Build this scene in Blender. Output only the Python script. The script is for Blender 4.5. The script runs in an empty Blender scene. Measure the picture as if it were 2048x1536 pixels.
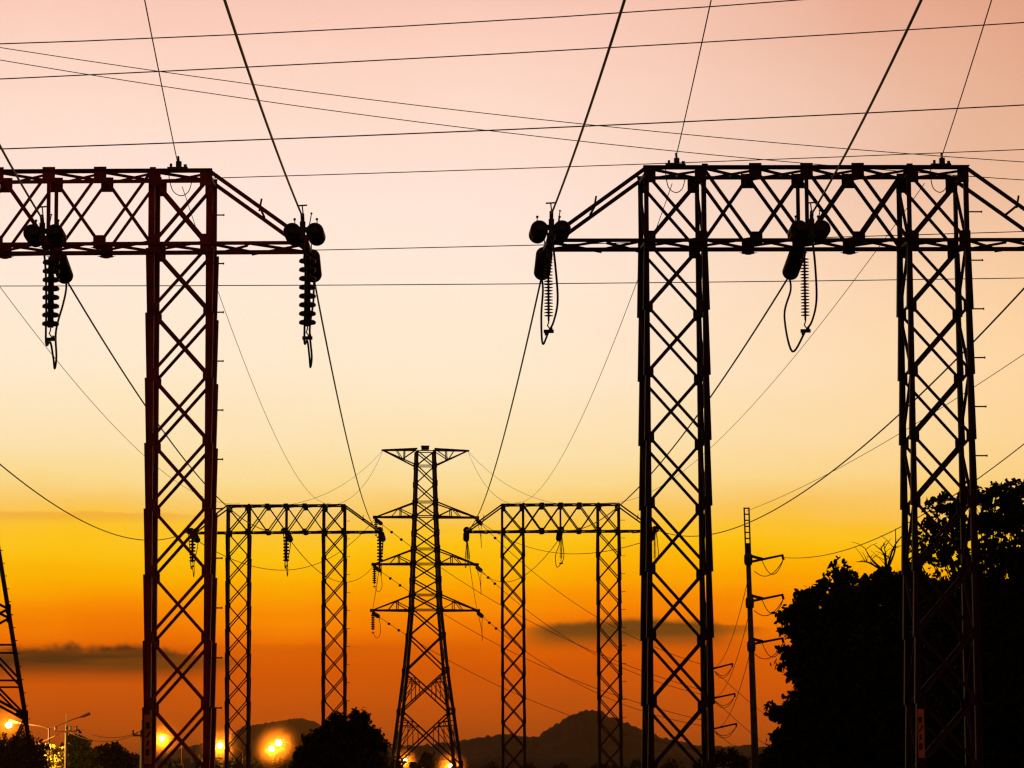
import bpy, math, random
from mathutils import Vector, Matrix, Quaternion
import numpy as np

SC = bpy.context.scene
COL = SC.collection
R = math.radians
rng = random.Random(7)

# ------------------------------------------------------------------ camera
F = 6800.0                      # focal length in pixels of the 2048 px wide picture
PX, PY = 1024.0, 768.0
PITCH = math.atan(832.0 / F)    # horizon lies just under the frame
ROLL = R(-0.30)
EYE = Vector((0, 0, 1.7))
cam_d = bpy.data.cameras.new('camera')
cam = bpy.data.objects.new('camera', cam_d)
COL.objects.link(cam)
cam_d.sensor_width = 36.0
cam_d.lens = F / 2048.0 * 36.0
cam_d.clip_start = 0.1
cam_d.clip_end = 60000
CM = Matrix.Rotation(math.pi / 2 + PITCH, 4, 'X') @ Matrix.Rotation(ROLL, 4, 'Z')
cam.matrix_world = Matrix.Translation(EYE) @ CM
SC.camera = cam


def at(px, py, Y):
    """world point seen at pixel (px, py) of the 2048 px picture, at distance Y"""
    d = CM.to_3x3() @ Vector(((px - PX) / F, (PY - py) / F, -1.0))
    return EYE + d * (Y / d.y)


def sin_el(py):
    d = CM.to_3x3() @ Vector((0, (PY - py) / F, -1.0))
    return d.normalized().z


def lin(r, g, b):
    f = lambda c: (c / 255 / 12.92) if c / 255 <= 0.04045 else ((c / 255 + 0.055) / 1.055) ** 2.4
    return (f(r), f(g), f(b), 1.0)


# ------------------------------------------------------------------ sky
W = bpy.data.worlds.new('World')
SC.world = W
W.use_nodes = True
nt = W.node_tree
nt.nodes.clear()


def N(t, **k):
    n = nt.nodes.new(t)
    for a, v in k.items():
        setattr(n, a, v)
    return n


def setin(n, i, v):
    if isinstance(v, bpy.types.NodeSocket):
        nt.links.new(v, n.inputs[i])
    else:
        n.inputs[i].default_value = v


def M(op, a, b=0.0, c=0.0, clamp=False):
    n = N('ShaderNodeMath', operation=op, use_clamp=clamp)
    setin(n, 0, a); setin(n, 1, b)
    if op in ('MULTIPLY_ADD', 'SMOOTH_MIN'):
        setin(n, 2, c)
    return n.outputs[0]


def smooth(v, a, b):
    n = N('ShaderNodeMapRange', interpolation_type='SMOOTHSTEP')
    setin(n, 0, v); setin(n, 1, a); setin(n, 2, b); setin(n, 3, 0.0); setin(n, 4, 1.0)
    return n.outputs[0]


def mix(f, a, b, mode='MIX'):
    n = N('ShaderNodeMix', data_type='RGBA', blend_type=mode)
    setin(n, 0, f)
    setin(n, 6, a); setin(n, 7, b)
    return n.outputs[2]


def noise3(x, y, z, scale=1.0, detail=3.0, rough=0.5):
    c = N('ShaderNodeCombineXYZ')
    setin(c, 0, x); setin(c, 1, y); setin(c, 2, z)
    n = N('ShaderNodeTexNoise')
    nt.links.new(c.outputs[0], n.inputs['Vector'])
    n.inputs['Scale'].default_value = scale
    n.inputs['Detail'].default_value = detail
    n.inputs['Roughness'].default_value = rough
    return n.outputs[0]


tc = N('ShaderNodeTexCoord')
sp = N('ShaderNodeSeparateXYZ')
nt.links.new(tc.outputs['Generated'], sp.inputs[0])
dx, dy, dz = sp.outputs
u = M('DIVIDE', dx, M('MAXIMUM', dy, 0.05))          # tangent of the azimuth
wob = noise3(M('MULTIPLY', u, 7.0), 0.3, M('MULTIPLY', dz, 70.0), 1.0, 4.0, 0.55)
wob2 = noise3(M('MULTIPLY', u, 10.0), 4.0, M('MULTIPLY', dz, 14.0), 1.0, 3.0, 0.5)
zz = M('ADD', dz, M('MULTIPLY', M('SUBTRACT', wob, 0.5), 0.012))
zz = M('ADD', zz, M('MULTIPLY', M('SUBTRACT', wob2, 0.5), 0.018))
ZMAX = 0.60
ramp = N('ShaderNodeValToRGB')
nt.links.new(M('DIVIDE', zz, ZMAX), ramp.inputs[0])
STOPS = [(1640, (70, 30, 8)), (1536, (128, 56, 18)), (1470, (174, 72, 15)), (1400, (202, 82, 9)), (1345, (214, 88, 3)),
         (1298, (226, 98, 2)), (1258, (245, 120, 1)), (1212, (254, 146, 1)), (1150, (255, 178, 1)), (1095, (255, 197, 20)),
         (1052, (254, 198, 52)), (1015, (251, 202, 98)), (960, (252, 220, 146)),
         (880, (253, 228, 178)), (740, (254, 234, 205)), (560, (254, 233, 214)), (400, (254, 228, 214)),
         (240, (253, 220, 203)), (100, (250, 209, 191)), (0, (246, 197, 179))]
els = ramp.color_ramp.elements
while len(els) > 1:
    els.remove(els[-1])
for i, (py, c) in enumerate(STOPS):
    p = min(0.999, max(0.0, sin_el(py) / ZMAX))
    e = els[0] if i == 0 else els.new(p)
    e.position = p
    e.color = lin(*c)
for p, c in ((0.52, (150, 100, 100)), (0.75, (60, 46, 60)), (1.0, (34, 32, 48))):
    e = els.new(p); e.color = lin(*c)
skycol = ramp.outputs[0]
# right-hand part of the sky is a darker salmon
rm = M('MULTIPLY', smooth(u, -0.02, 0.19), smooth(dz, 0.045, 0.15))
rm = M('MULTIPLY', rm, M('ADD', 0.75, M('MULTIPLY', wob2, 0.5)))
tint = mix(smooth(dz, 0.125, 0.20), (0.99, 0.77, 0.50, 1), (0.78, 0.58, 0.45, 1))
skycol = mix(rm, skycol, mix(1.0, skycol, tint, 'MULTIPLY'))


def cloud(col, px, py, a, b, strength, seed, rag=0.6, fade=2.2):
    """flat cloud bank round a direction of the sky: arched ragged top, underside melting into the haze; half sizes in picture pixels"""
    global skycol
    u0 = (px - PX) / F / math.cos(PITCH); z0 = sin_el(py)
    n = noise3(M('MULTIPLY', u, 120.0), seed, M('MULTIPLY', dz, 160.0), 1.0, 6.0, 0.62)
    n2 = noise3(M('MULTIPLY', u, 30.0), seed + 3.0, M('MULTIPLY', dz, 420.0), 1.0, 4.0, 0.6)
    ex = M('DIVIDE', M('SUBTRACT', u, u0), a / F)
    arch = M('SQRT', M('MAXIMUM', M('SUBTRACT', 1.0, M('MULTIPLY', ex, ex)), 0.0))
    q = M('DIVIDE', M('SUBTRACT', dz, z0), b / F)
    gap = M('SUBTRACT', M('ADD', arch, M('MULTIPLY', M('SUBTRACT', n, 0.5), rag)), q)
    m = M('MULTIPLY', smooth(gap, 0.0, 0.45), smooth(q, -fade, 0.2))
    m = M('MULTIPLY', m, smooth(M('ABSOLUTE', ex), 1.0, 0.55))
    m = M('MULTIPLY', m, M('ADD', 0.72, M('MULTIPLY', n2, 0.5)))
    skycol = mix(M('MULTIPLY', m, strength, clamp=True), skycol, col)


cloud(lin(62, 40, 16), 180, 1326, 320, 46, 1.0, 2.2, 1.1, 1.0)
cloud(lin(120, 62, 10), 330, 1322, 200, 14, 0.6, 8.2, 1.2, 1.6)
cloud(lin(90, 60, 20), 1250, 1270, 250, 38, 0.95, 5.7, 0.5, 1.1)
cloud(lin(120, 68, 14), 1400, 1262, 150, 12, 0.6, 3.4, 0.8, 1.6)
cloud(lin(240, 168, 62), 60, 1034, 460, 14, 0.6, 11.0, 0.9, 1.2)
cloud(lin(196, 86, 8), 560, 1296, 260, 12, 0.28, 14.0, 0.9, 2.2)
front = smooth(dy, 0.45, 0.95)
skycol = mix(front, (0.105, 0.055, 0.050, 1), skycol)
bgn = N('ShaderNodeBackground')
nt.links.new(skycol, bgn.inputs[0])
bgn.inputs[1].default_value = 1.05
wo = N('ShaderNodeOutputWorld')
nt.links.new(bgn.outputs[0], wo.inputs[0])

# the sun has just gone down behind the hills: only a trace of direct light
sun_d = bpy.data.lights.new('sun', 'SUN')
sun_d.energy = 0.25
sun_d.angle = R(4)
sun_d.color = (1.0, 0.5, 0.2)
sun = bpy.data.objects.new('sun', sun_d)
COL.objects.link(sun)
sun.rotation_euler = (R(-88.5), 0, R(-3))

SC.view_settings.view_transform = 'Standard'
SC.view_settings.look = 'None'
SC.view_settings.exposure = 0.0
SC.view_settings.gamma = 1.0
SC.cycles.use_denoising = True
SC.cycles.max_bounces = 6
SC.cycles.volume_bounces = 0
SC.cycles.filter_width = 1.3


# ------------------------------------------------------------------ materials
def material(name, c0, c1, rough=0.6, scale=4.0, metal=0.0, spec=0.4, bump=0.0, detail=6.0):
    m = bpy.data.materials.new(name)
    m.use_nodes = True
    t = m.node_tree
    b = t.nodes['Principled BSDF']
    co = t.nodes.new('ShaderNodeTexCoord')
    n = t.nodes.new('ShaderNodeTexNoise')
    n.inputs['Scale'].default_value = scale
    n.inputs['Detail'].default_value = detail
    t.links.new(co.outputs['Object'], n.inputs['Vector'])
    r = t.nodes.new('ShaderNodeValToRGB')
    r.color_ramp.elements[0].position = 0.35
    r.color_ramp.elements[1].position = 0.65
    r.color_ramp.elements[0].color = (*c0, 1)
    r.color_ramp.elements[1].color = (*c1, 1)
    t.links.new(n.outputs[0], r.inputs[0])
    t.links.new(r.outputs[0], b.inputs['Base Color'])
    b.inputs['Roughness'].default_value = rough
    b.inputs['Metallic'].default_value = metal
    b.inputs['Specular IOR Level'].default_value = spec
    if bump:
        bp = t.nodes.new('ShaderNodeBump')
        bp.inputs['Strength'].default_value = bump
        t.links.new(n.outputs[0], bp.inputs['Height'])
        t.links.new(bp.outputs[0], b.inputs['Normal'])
    return m


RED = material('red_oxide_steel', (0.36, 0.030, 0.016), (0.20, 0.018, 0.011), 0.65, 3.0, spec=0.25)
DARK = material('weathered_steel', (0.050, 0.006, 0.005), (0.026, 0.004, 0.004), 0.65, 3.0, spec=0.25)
FAR = material('galvanised_steel', (0.05, 0.018, 0.014), (0.03, 0.013, 0.0095), 0.7, 2.0, spec=0.2)
WIRE = material('aluminium_wire', (0.05, 0.045, 0.04), (0.03, 0.028, 0.026), 0.6, 1.0, spec=0.2)
THIN = material('thin_wire', (0.16, 0.10, 0.07), (0.12, 0.08, 0.055), 0.6, 1.0, spec=0.2)
PORC = material('brown_porcelain', (0.035, 0.014, 0.010), (0.022, 0.010, 0.008), 0.35, 5.0, spec=0.3)
POLY = material('grey_polymer', (0.045, 0.03, 0.028), (0.03, 0.02, 0.02), 0.6, 5.0, spec=0.2)
FIT = material('forged_fittings', (0.05, 0.03, 0.028), (0.03, 0.02, 0.02), 0.5, 9.0, spec=0.3)
CONC = material('concrete', (0.10, 0.085, 0.07), (0.06, 0.05, 0.042), 0.9, 6.0, bump=0.1, spec=0.1)
PALE = material('pale_post', (0.30, 0.25, 0.2), (0.22, 0.18, 0.14), 0.7, 8.0)
BARK = material('bark', (0.06, 0.04, 0.028), (0.03, 0.02, 0.015), 0.95, 12.0, bump=0.4, spec=0.05)
LEAF = material('leaf', (0.020, 0.026, 0.010), (0.010, 0.014, 0.006), 0.75, 1.5, spec=0.08)
LEAF2 = material('lamplit_leaf', (0.50, 0.42, 0.08), (0.30, 0.24, 0.05), 0.7, 1.5, spec=0.1)  # lamp light on the bush is partly put into this bright yellow
SOIL = material('ground', (0.04, 0.038, 0.018), (0.022, 0.02, 0.0095), 0.95, 0.15, spec=0.05)
HILL = material('hill_forest', (0.034, 0.040, 0.018), (0.02, 0.024, 0.0095), 0.95, 0.02, spec=0.02)
ORANGE = material('orange_plate', (0.74, 0.20, 0.055), (0.62, 0.15, 0.04), 0.6, 6.0, spec=0.2)
INK = material('dark_ink', (0.08, 0.008, 0.008), (0.05, 0.006, 0.006), 0.7, 9.0, spec=0.1)


def glowing(name, col, s):
    m = bpy.data.materials.new(name)
    m.use_nodes = True
    b = m.node_tree.nodes['Principled BSDF']
    b.inputs['Base Color'].default_value = (0.8, 0.8, 0.8, 1)
    b.inputs['Emission Color'].default_value = (*col, 1)
    b.inputs['Emission Strength'].default_value = s
    return m


SODIUM = glowing('sodium_lamp', (1.0, 0.82, 0.45), 14.0)


# ------------------------------------------------------------------ mesh helpers
class MB:
    def __init__(self):
        self.v = []; self.f = []

    def hexa(self, pts):
        b = len(self.v)
        self.v += [tuple(p) for p in pts]
        for q in ((0, 3, 2, 1), (4, 5, 6, 7), (0, 1, 5, 4), (1, 2, 6, 5), (2, 3, 7, 6), (3, 0, 4, 7)):
            self.f.append(tuple(b + i for i in q))

    def box(self, c, s):
        x, y, z = c; a, b, d = s[0] / 2, s[1] / 2, s[2] / 2
        self.hexa([(x - a, y - b, z - d), (x + a, y - b, z - d), (x + a, y + b, z - d), (x - a, y + b, z - d),
                   (x - a, y - b, z + d), (x + a, y - b, z + d), (x + a, y + b, z + d), (x - a, y + b, z + d)])

    def bar(self, p0, p1, wa, wb, ref, oa=0.0, ob=0.0):
        """rectangular bar; wa across (ref x axis), wb along ref"""
        p0 = Vector(p0); p1 = Vector(p1)
        ax = (p1 - p0)
        if ax.length < 1e-6:
            return
        ax.normalize()
        rf = Vector(ref)
        rf = rf - ax * rf.dot(ax)
        if rf.length < 1e-4:
            rf = ax.orthogonal()
        rf.normalize()
        sd = rf.cross(ax)
        o = sd * oa + rf * ob
        c = [(-1, -1), (1, -1), (1, 1), (-1, 1)]
        pts = [p0 + o + sd * (s * wa / 2) + rf * (t * wb / 2) for s, t in c]
        pts += [p1 + o + sd * (s * wa / 2) + rf * (t * wb / 2) for s, t in c]
        self.hexa(pts)

    def angle(self, p0, p1, w, ref, side=1, t=0.012):
        """L section: one flange in the plane across ref, one along ref"""
        self.bar(p0, p1, w, t, ref)
        self.bar(p0, p1, t, w - t, ref, oa=side * (w / 2 - t / 2 - 0.001), ob=-(w / 2))

    def tube(self, pts, r, n=6, r1=None, cap=True):
        pts = [Vector(p) for p in pts]
        m = len(pts)
        b = len(self.v)
        nrm = None
        for i, p in enumerate(pts):
            t = (pts[min(i + 1, m - 1)] - pts[max(i - 1, 0)])
            t = t.normalized() if t.length > 1e-9 else Vector((0, 0, 1))
            if nrm is None:
                nrm = t.orthogonal().normalized()
            else:
                nrm = (nrm - t * nrm.dot(t))
                nrm = nrm.normalized() if nrm.length > 1e-6 else t.orthogonal().normalized()
            bn = t.cross(nrm)
            rr = r if r1 is None else r + (r1 - r) * i / max(1, m - 1)
            for k in range(n):
                a = 2 * math.pi * k / n
                self.v.append(tuple(p + (nrm * math.cos(a) + bn * math.sin(a)) * rr))
        for i in range(m - 1):
            for k in range(n):
                k2 = (k + 1) % n
                self.f.append((b + i * n + k, b + i * n + k2, b + (i + 1) * n + k2, b + (i + 1) * n + k))
        if cap:
            self.f.append(tuple(b + k for k in reversed(range(n))))
            self.f.append(tuple(b + (m - 1) * n + k for k in range(n)))

    def lathe(self, prof, n=16, o=(0, 0, 0)):
        """prof: (radius, z) list, revolved round local z"""
        b = len(self.v)
        for r, z in prof:
            for k in range(n):
                a = 2 * math.pi * k / n
                self.v.append((o[0] + r * math.cos(a), o[1] + r * math.sin(a), o[2] + z))
        for i in range(len(prof) - 1):
            for k in range(n):
                k2 = (k + 1) % n
                self.f.append((b + i * n + k, b + i * n + k2, b + (i + 1) * n + k2, b + (i + 1) * n + k))
        self.f.append(tuple(b + k for k in reversed(range(n))))
        self.f.append(tuple(b + (len(prof) - 1) * n + k for k in range(n)))

    def build(self, name, mat, parent=None, smooth=False):
        me = bpy.data.meshes.new(name)
        me.from_pydata(self.v, [], self.f)
        me.materials.append(mat)
        if smooth:
            me.polygons.foreach_set('use_smooth', [True] * len(me.polygons))
        me.update()
        o = bpy.data.objects.new(name, me)
        COL.objects.link(o)
        if parent is not None:
            o.parent = parent
        return o


MB0 = MB


def tag(o, label, cat, group=None, kind=None):
    o['label'] = label; o['category'] = cat
    if group: o['group'] = group
    if kind: o['kind'] = kind
    return o


def thing(name, label, cat, loc=(0, 0, 0), group=None, rotz=0.0):
    o = bpy.data.objects.new(name, None)
    o.empty_display_size = 0.3
    COL.objects.link(o)
    o.location = loc
    o.rotation_euler = (0, 0, rotz)
    return tag(o, label, cat, group)


def structure(o):
    o['kind'] = 'structure'
    return o


def child(name, mesh, parent, loc=(0, 0, 0)):
    o = bpy.data.objects.new(name, mesh)
    COL.objects.link(o)
    o.parent = parent
    o.location = loc
    return o


def spline(pts, n=8):
    pts = [Vector(p) for p in pts]
    P = [pts[0] * 2 - pts[1]] + pts + [pts[-1] * 2 - pts[-2]]
    out = []
    for i in range(1, len(P) - 2):
        p0, p1, p2, p3 = P[i - 1:i + 3]
        for k in range(n):
            t = k / n
            out.append(0.5 * ((2 * p1) + (p2 - p0) * t + (2 * p0 - 5 * p1 + 4 * p2 - p3) * t * t + (3 * p1 - p0 - 3 * p2 + p3) * t ** 3))
    out.append(pts[-1])
    return out


def sag_pts(p0, p1, sag, n=48):
    p0 = Vector(p0); p1 = Vector(p1)
    return [p0.lerp(p1, i / n) - Vector((0, 0, 4 * sag * (i / n) * (1 - i / n))) for i in range(n + 1)]


def wire(name, label, cat, group, pts, r, mat=None, n=6):
    m = MB()
    m.tube(pts, r, n)
    o = m.build(name, mat or WIRE, smooth=True)
    return tag(o, label, cat, group)


# ------------------------------------------------------------------ ground and hills
def terrain(name, x0, x1, y0, y1, nx, ny, fz, mat):
    xs = np.linspace(x0, x1, nx); ys = np.linspace(y0, y1, ny)
    v = [(float(x), float(y), float(fz(x, y))) for y in ys for x in xs]
    f = [(j * nx + i, j * nx + i + 1, (j + 1) * nx + i + 1, (j + 1) * nx + i) for j in range(ny - 1) for i in range(nx - 1)]
    me = bpy.data.meshes.new(name)
    me.from_pydata(v, [], f)
    me.materials.append(mat)
    me.polygons.foreach_set('use_smooth', [True] * len(me.polygons))
    o = bpy.data.objects.new(name, me)
    COL.objects.link(o)
    return structure(o)


terrain('ground', -3500, 3500, -300, 6600, 60, 60, lambda x, y: 0.0, SOIL)


def ridge(name, prof, Y, depth, rough, seed, nx=620, ny=20):
    """a wooded ridge: its skyline follows the heights of prof, with real slopes in front and behind"""
    r = np.random.RandomState(seed)
    P = [(at(px, py, Y).x, at(px, py, Y).z) for px, py in prof]
    px_, pz_ = [p[0] for p in P], [p[1] for p in P]
    xs = np.linspace(px_[0], px_[-1], nx)
    base = np.interp(xs, px_, pz_)
    k = np.ones(3) / 3
    base = np.convolve(np.pad(base, 1, mode='edge'), k, 'valid')
    ys = np.linspace(Y - depth, Y + depth, ny)
    v = []
    for j, y in enumerate(ys):
        t = (y - Y) / depth
        h = max(0.0, 1 - abs(t)) ** 0.8
        bump = np.convolve(r.rand(nx + 4), np.ones(3) / 3, 'valid')[:nx] * rough * (0.3 + 0.7 * h)
        low = np.convolve(r.rand(nx + 40), np.ones(31) / 31, 'valid')[:nx]
        z = base * h * (1 if abs(t) < 0.06 else (0.86 + 0.24 * low)) + bump - 1.0
        if j in (0, ny - 1):
            z[:] = -2.0
        for x, q in zip(xs, z):
            v.append((float(x), float(y), float(q)))
    f = [(j * nx + i, j * nx + i + 1, (j + 1) * nx + i + 1, (j + 1) * nx + i) for j in range(ny - 1) for i in range(nx - 1)]
    me = bpy.data.meshes.new(name)
    me.from_pydata(v, [], f)
    me.materials.append(HILL)
    me.polygons.foreach_set('use_smooth', [True] * len(me.polygons))
    o = bpy.data.objects.new(name, me)
    COL.objects.link(o)
    return structure(o)


ridge('hill', [(300, 1600), (720, 1520), (760, 1497), (800, 1490), (860, 1490), (920, 1480), (955, 1474), (985, 1470), (1010, 1464), (1040, 1470),
               (1075, 1474), (1100, 1452), (1135, 1431), (1160, 1419), (1178, 1415), (1200, 1418), (1225, 1432), (1260, 1447), (1290, 1460),
               (1320, 1474), (1370, 1484), (1430, 1492), (1500, 1490), (1560, 1498), (1700, 1530), (2000, 1600)], 2600, 420, 4.2, 3)
ridge('hill', [(150, 1600), (340, 1500), (440, 1478), (490, 1450), (530, 1442), (560, 1440), (585, 1433), (605, 1432), (632, 1440), (655, 1456),
               (700, 1478), (760, 1490), (820, 1496), (900, 1500), (1100, 1600)], 5200, 700, 4.5, 5)
ridge('hill', [(-500, 1600), (-300, 1520), (0, 1508), (200, 1512), (420, 1520), (620, 1518), (900, 1516), (1400, 1512), (1900, 1500), (2300, 1520), (2500, 1600)],
      1500, 160, 3.0, 9)


# ------------------------------------------------------------------ gantries
CW, CS, DEP = 0.965, 4.40, 0.93       # column width, column spacing, depth
BH, TIP = 1.225, 4.33                 # beam height, reach of the arm


def gantry(label, loc, zb, rotz, mat, mirror, bolts=True, plate=None, cwid=0.102, skew=0.0):
    """portal of two lattice columns with a lattice beam and two cantilever arms; zb = height of the lower chord"""
    class MB(MB0):
        def build(self, *a, **k):
            self.v = [(x + skew * y, y, z) for x, y, z in self.v]
            return MB0.build(self, *a, **k)
    g = thing('lattice_gantry', label, 'gantry', loc, 'portal gantries of the power line', rotz)
    zt = zb + BH
    xi, xo = CS / 2 - CW / 2, CS / 2 + CW / 2
    ft, bk = -DEP / 2, DEP / 2
    # columns -------------------------------------------------
    for s in (-1, 1):
        xa, xb = (s * CS / 2 - CW / 2, s * CS / 2 + CW / 2)
        m = MB()
        nodes = [zt - 0.10, zb - 0.02]
        while nodes[-1] > 1.2:
            nodes.append(nodes[-1] - 1.09)
        nodes[-1] = max(nodes[-1], 0.12)
        for face, y, ny in ((0, ft, -1), (1, bk, 1)):
            for k in range(len(nodes) - 1):
                z1, z0 = nodes[k], nodes[k + 1]
                st = 0.0 if face == 0 else -0.09 * k / len(nodes)
                w = 0.05 if k else 0.055
                m.angle((xa, y + ny * 0.02, z1 + st), (xb, y + ny * 0.02, z0 + st), w, (0, ny, 0), 1)
                m.angle((xa, y - ny * 0.03, z0 + st), (xb, y - ny * 0.03, z1 + st), w, (0, ny, 0), -1)
                for x, sg in ((xa, 1), (xb, -1)):
                    if k:
                        m.box((x + sg * 0.045, y + ny * 0.009, z1 + st - 0.02), (0.09, 0.016, 0.17))
            for x, sg in ((xa, 1), (xb, -1)):                    # big plates where the beam meets the column
                m.box((x + sg * 0.06, y + ny * 0.038, zt - 0.12), (0.19, 0.014, 0.27))
                m.box((x + sg * 0.05, y + ny * 0.041, zb + 0.0), (0.19, 0.014, 0.31))
        for x in (xa, xb):                                       # side faces: single zigzag
            for k in range(len(nodes) - 1):
                a, b = ((ft, bk) if k % 2 else (bk, ft))
                m.angle((x, a, nodes[k]), (x, b, nodes[k + 1]), 0.045, (1, 0, 0), 1)
        for k in range(0, len(nodes)):                           # lacing frames seen edge-on
            if k in (0, 1):
                m.bar((xa, ft, nodes[k]), (xa, bk, nodes[k]), 0.06, 0.06, (0, 0, 1))
                m.bar((xb, ft, nodes[k]), (xb, bk, nodes[k]), 0.06, 0.06, (0, 0, 1))
        col = m.build('column', mat, g)
        for x, sx in ((xa, -1), (xb, 1)):
            for y, sy in ((ft, -1), (bk, 1)):
                c = MB()
                c.bar((x, y, 0.0), (x, y, zt + 0.03), cwid, 0.014, (0, sy, 0), ob=0.0)
                c.bar((x, y, 0.0), (x, y, zt + 0.03), 0.014, cwid - 0.005, (0, sy, 0), oa=(cwid / 2 - 0.0075) * (1 if sx * sy < 0 else -1), ob=-cwid / 2 - 0.006)
                # splice sleeves: tapering cover plates on the outer flange
                for k in range(1, len(nodes) - 1):
                    z1, z0 = nodes[k] - 0.06, nodes[k + 1] - 0.06
                    e1, e0 = (0.006, 0.034) if mirror else (0.034, 0.006)
                    xf = x + sx * (cwid / 2 + 0.001)
                    pts = []
                    for z, e in ((z0, e0), (z1, e1)):
                        pts += [(xf, y - 0.05, z), (xf + sx * e, y - 0.05, z), (xf + sx * e, y + 0.05, z), (xf, y + 0.05, z)]
                    c.hexa(pts)
                c.build('corner_leg', mat, col)
        if bolts and s == 1:
            z = zt - 0.75
            while z > 1.5:
                b = MB()
                b.tube([(xb + 0.04, ft, z), (xb + 0.24, ft, z)], 0.012, 6)
                b.tube([(xb + 0.24, ft, z), (xb + 0.255, ft, z)], 0.02, 6)
                b.build('step_bolt', mat, col)
                z -= 0.82
        if plate and plate[0] == s:
            # painted number plate on the front leg
            p = MB(); zc = plate[1]
            p.box((xa + 0.012, ft - 0.026, zc), (0.125, 0.012, 0.80))
            pl = p.build('number_plate', ORANGE, col)
            pl['label'] = 'orange plate with worn dark characters down it'
            yy = ft - 0.0332
            for i in range(4):
                cz = zc + 0.22 - i * 0.145
                q = MB()
                blot = [(-0.018, 0.04), (0.02, 0.044), (0.012, 0.012), (0.024, -0.03), (-0.02, -0.044), (-0.012, -0.002), (-0.018, 0.04)]
                line = [blot, [(0.03, 0.05), (0.012, 0.0), (-0.026, -0.05)], [(0.026, 0.04), (-0.014, 0.03), (0.014, -0.006), (-0.02, -0.04)], blot][i]
                st = list(zip(line[:-1], line[1:]))
                for (a, b), (c_, d) in st:
                    q.bar((xa + 0.01 + a, yy, cz + b), (xa + 0.01 + c_, yy, cz + d), 0.026, 0.003, (0, -1, 0))
                q.build('plate_marking', INK, col)
    # beam ----------------------------------------------------
    m = MB()
    xs = [-xo, -xi, -xi / 2, 0, xi / 2, xi, xo]
    w = 0.052
    for y, ny in ((ft, -1), (bk, 1)):
        for k in range(1, 5):
            a, b = xs[k], xs[k + 1]
            m.angle((a, y + ny * 0.02, zb), (b, y + ny * 0.02, zt), w, (0, ny, 0), 1)
            m.angle((a, y - ny * 0.03, zt), (b, y - ny * 0.03, zb), w, (0, ny, 0), -1)
        for k, x in enumerate(xs):
            if 1 < k < 5:
                m.box((x, y + ny * 0.036, zt - 0.05), (0.21, 0.014, 0.25))
                m.box((x, y + ny * 0.036, zb + 0.03), (0.21, 0.014, 0.22))
                m.hexa([(x - 0.16, y - 0.006, zb - 0.058), (x + 0.16, y - 0.006, zb - 0.058), (x + 0.16, y + 0.006, zb - 0.058), (x - 0.16, y + 0.006, zb - 0.058),
                        (x - 0.03, y - 0.006, zb - 0.10), (x + 0.03, y - 0.006, zb - 0.10), (x + 0.03, y + 0.006, zb - 0.10), (x - 0.03, y + 0.006, zb - 0.10)][4:] +
                       [(x - 0.16, y - 0.006, zb - 0.058), (x + 0.16, y - 0.006, zb - 0.058), (x + 0.16, y + 0.006, zb - 0.058), (x - 0.16, y + 0.006, zb - 0.058)])
            if k in (1, 2, 3, 4, 5):
                m.box((x + 0.02, y, zt + 0.05), (0.10, 0.03, 0.04))
    for z, up in ((zt, 1), (zb, -1)):                             # plan bracing
        for k in range(6):
            a, b = xs[k], xs[k + 1]
            m.angle((a, ft, z + up * 0.008), (b, bk, z + up * 0.008), 0.042, (0, 0, up), 1)
            m.angle((a, bk, z - up * 0.03), (b, ft, z - up * 0.03), 0.042, (0, 0, up), -1)
    beam = m.build('crossbeam', mat, g)
    for y, sy in ((ft, -1), (bk, 1)):
        for z, sz in ((zt, 1), (zb, -1)):
            c = MB()
            x1 = xo + 0.05 if sz > 0 else TIP
            c.bar((-x1, y, z), (x1, y, z), 0.014, 0.062, (0, 0, 1))
            c.bar((-x1, y, z), (x1, y, z), 0.075, 0.012, (0, 0, 1), oa=0.044 * sy, ob=0.026 * sz)
            c.build('chord', mat, beam)
        for dx_ in (0.0,):
            c = MB()
            c.bar((dx_, y + sy * 0.01, zb), (dx_, y + sy * 0.01, zt), 0.06, 0.05, (0, 1, 0))
            c.build('hanger', mat, beam)
    # arms ----------------------------------------------------
    for s in (-1, 1):
        m = MB()
        for y, sy in ((ft, -1), (bk, 1)):
            dz_ = -0.05 if sy > 0 else 0.0
            m.angle((s * xo, y, zt + dz_), (s * (TIP - 0.08), y, zb + 0.08 + dz_), 0.068, (0, sy, 0), s)
        mx = (xo + TIP) / 2
        for t in (0.52,):
            px_ = s * (xo + (TIP - xo) * t); pz = zt + (zb - zt) * t
            m.bar((px_, ft, pz), (px_, bk, pz), 0.03, 0.03, (0, 0, 1))
            m.bar((px_ - 0.02, ft, pz - 0.05), (px_ + 0.02, ft, pz + 0.16), 0.03, 0.03, (0, 1, 0))
        q = [xo, (xo * 1.2 + TIP * 0.8) / 2, TIP - 0.1]
        for k in range(2):
            m.angle((s * q[k], ft, zb + 0.01), (s * q[k + 1], bk, zb + 0.01), 0.042, (0, 0, 1), 1)
            m.angle((s * q[k], bk, zb - 0.03), (s * q[k + 1], ft, zb - 0.03), 0.042, (0, 0, 1), -1)
        m.bar((s * (TIP - 0.04), ft - 0.05, zb + 0.02), (s * (TIP - 0.04), bk + 0.05, zb + 0.01), 0.09, 0.09, (0, 0, 1))
        m.box((s * (TIP - 0.12), ft - 0.012, zb + 0.03), (0.28, 0.014, 0.20))
        m.build('cantilever_arm', mat, g)
    # footings
    for s in (-1, 1):
        for sx in (-1, 1):
            for y in (ft, bk):
                f = MB()
                f.lathe([(0.22, 0), (0.2, 0.25)], 10, (s * CS / 2 + sx * CW / 2, y, 0))
                f.build('footing', CONC, g)
    return g


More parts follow.
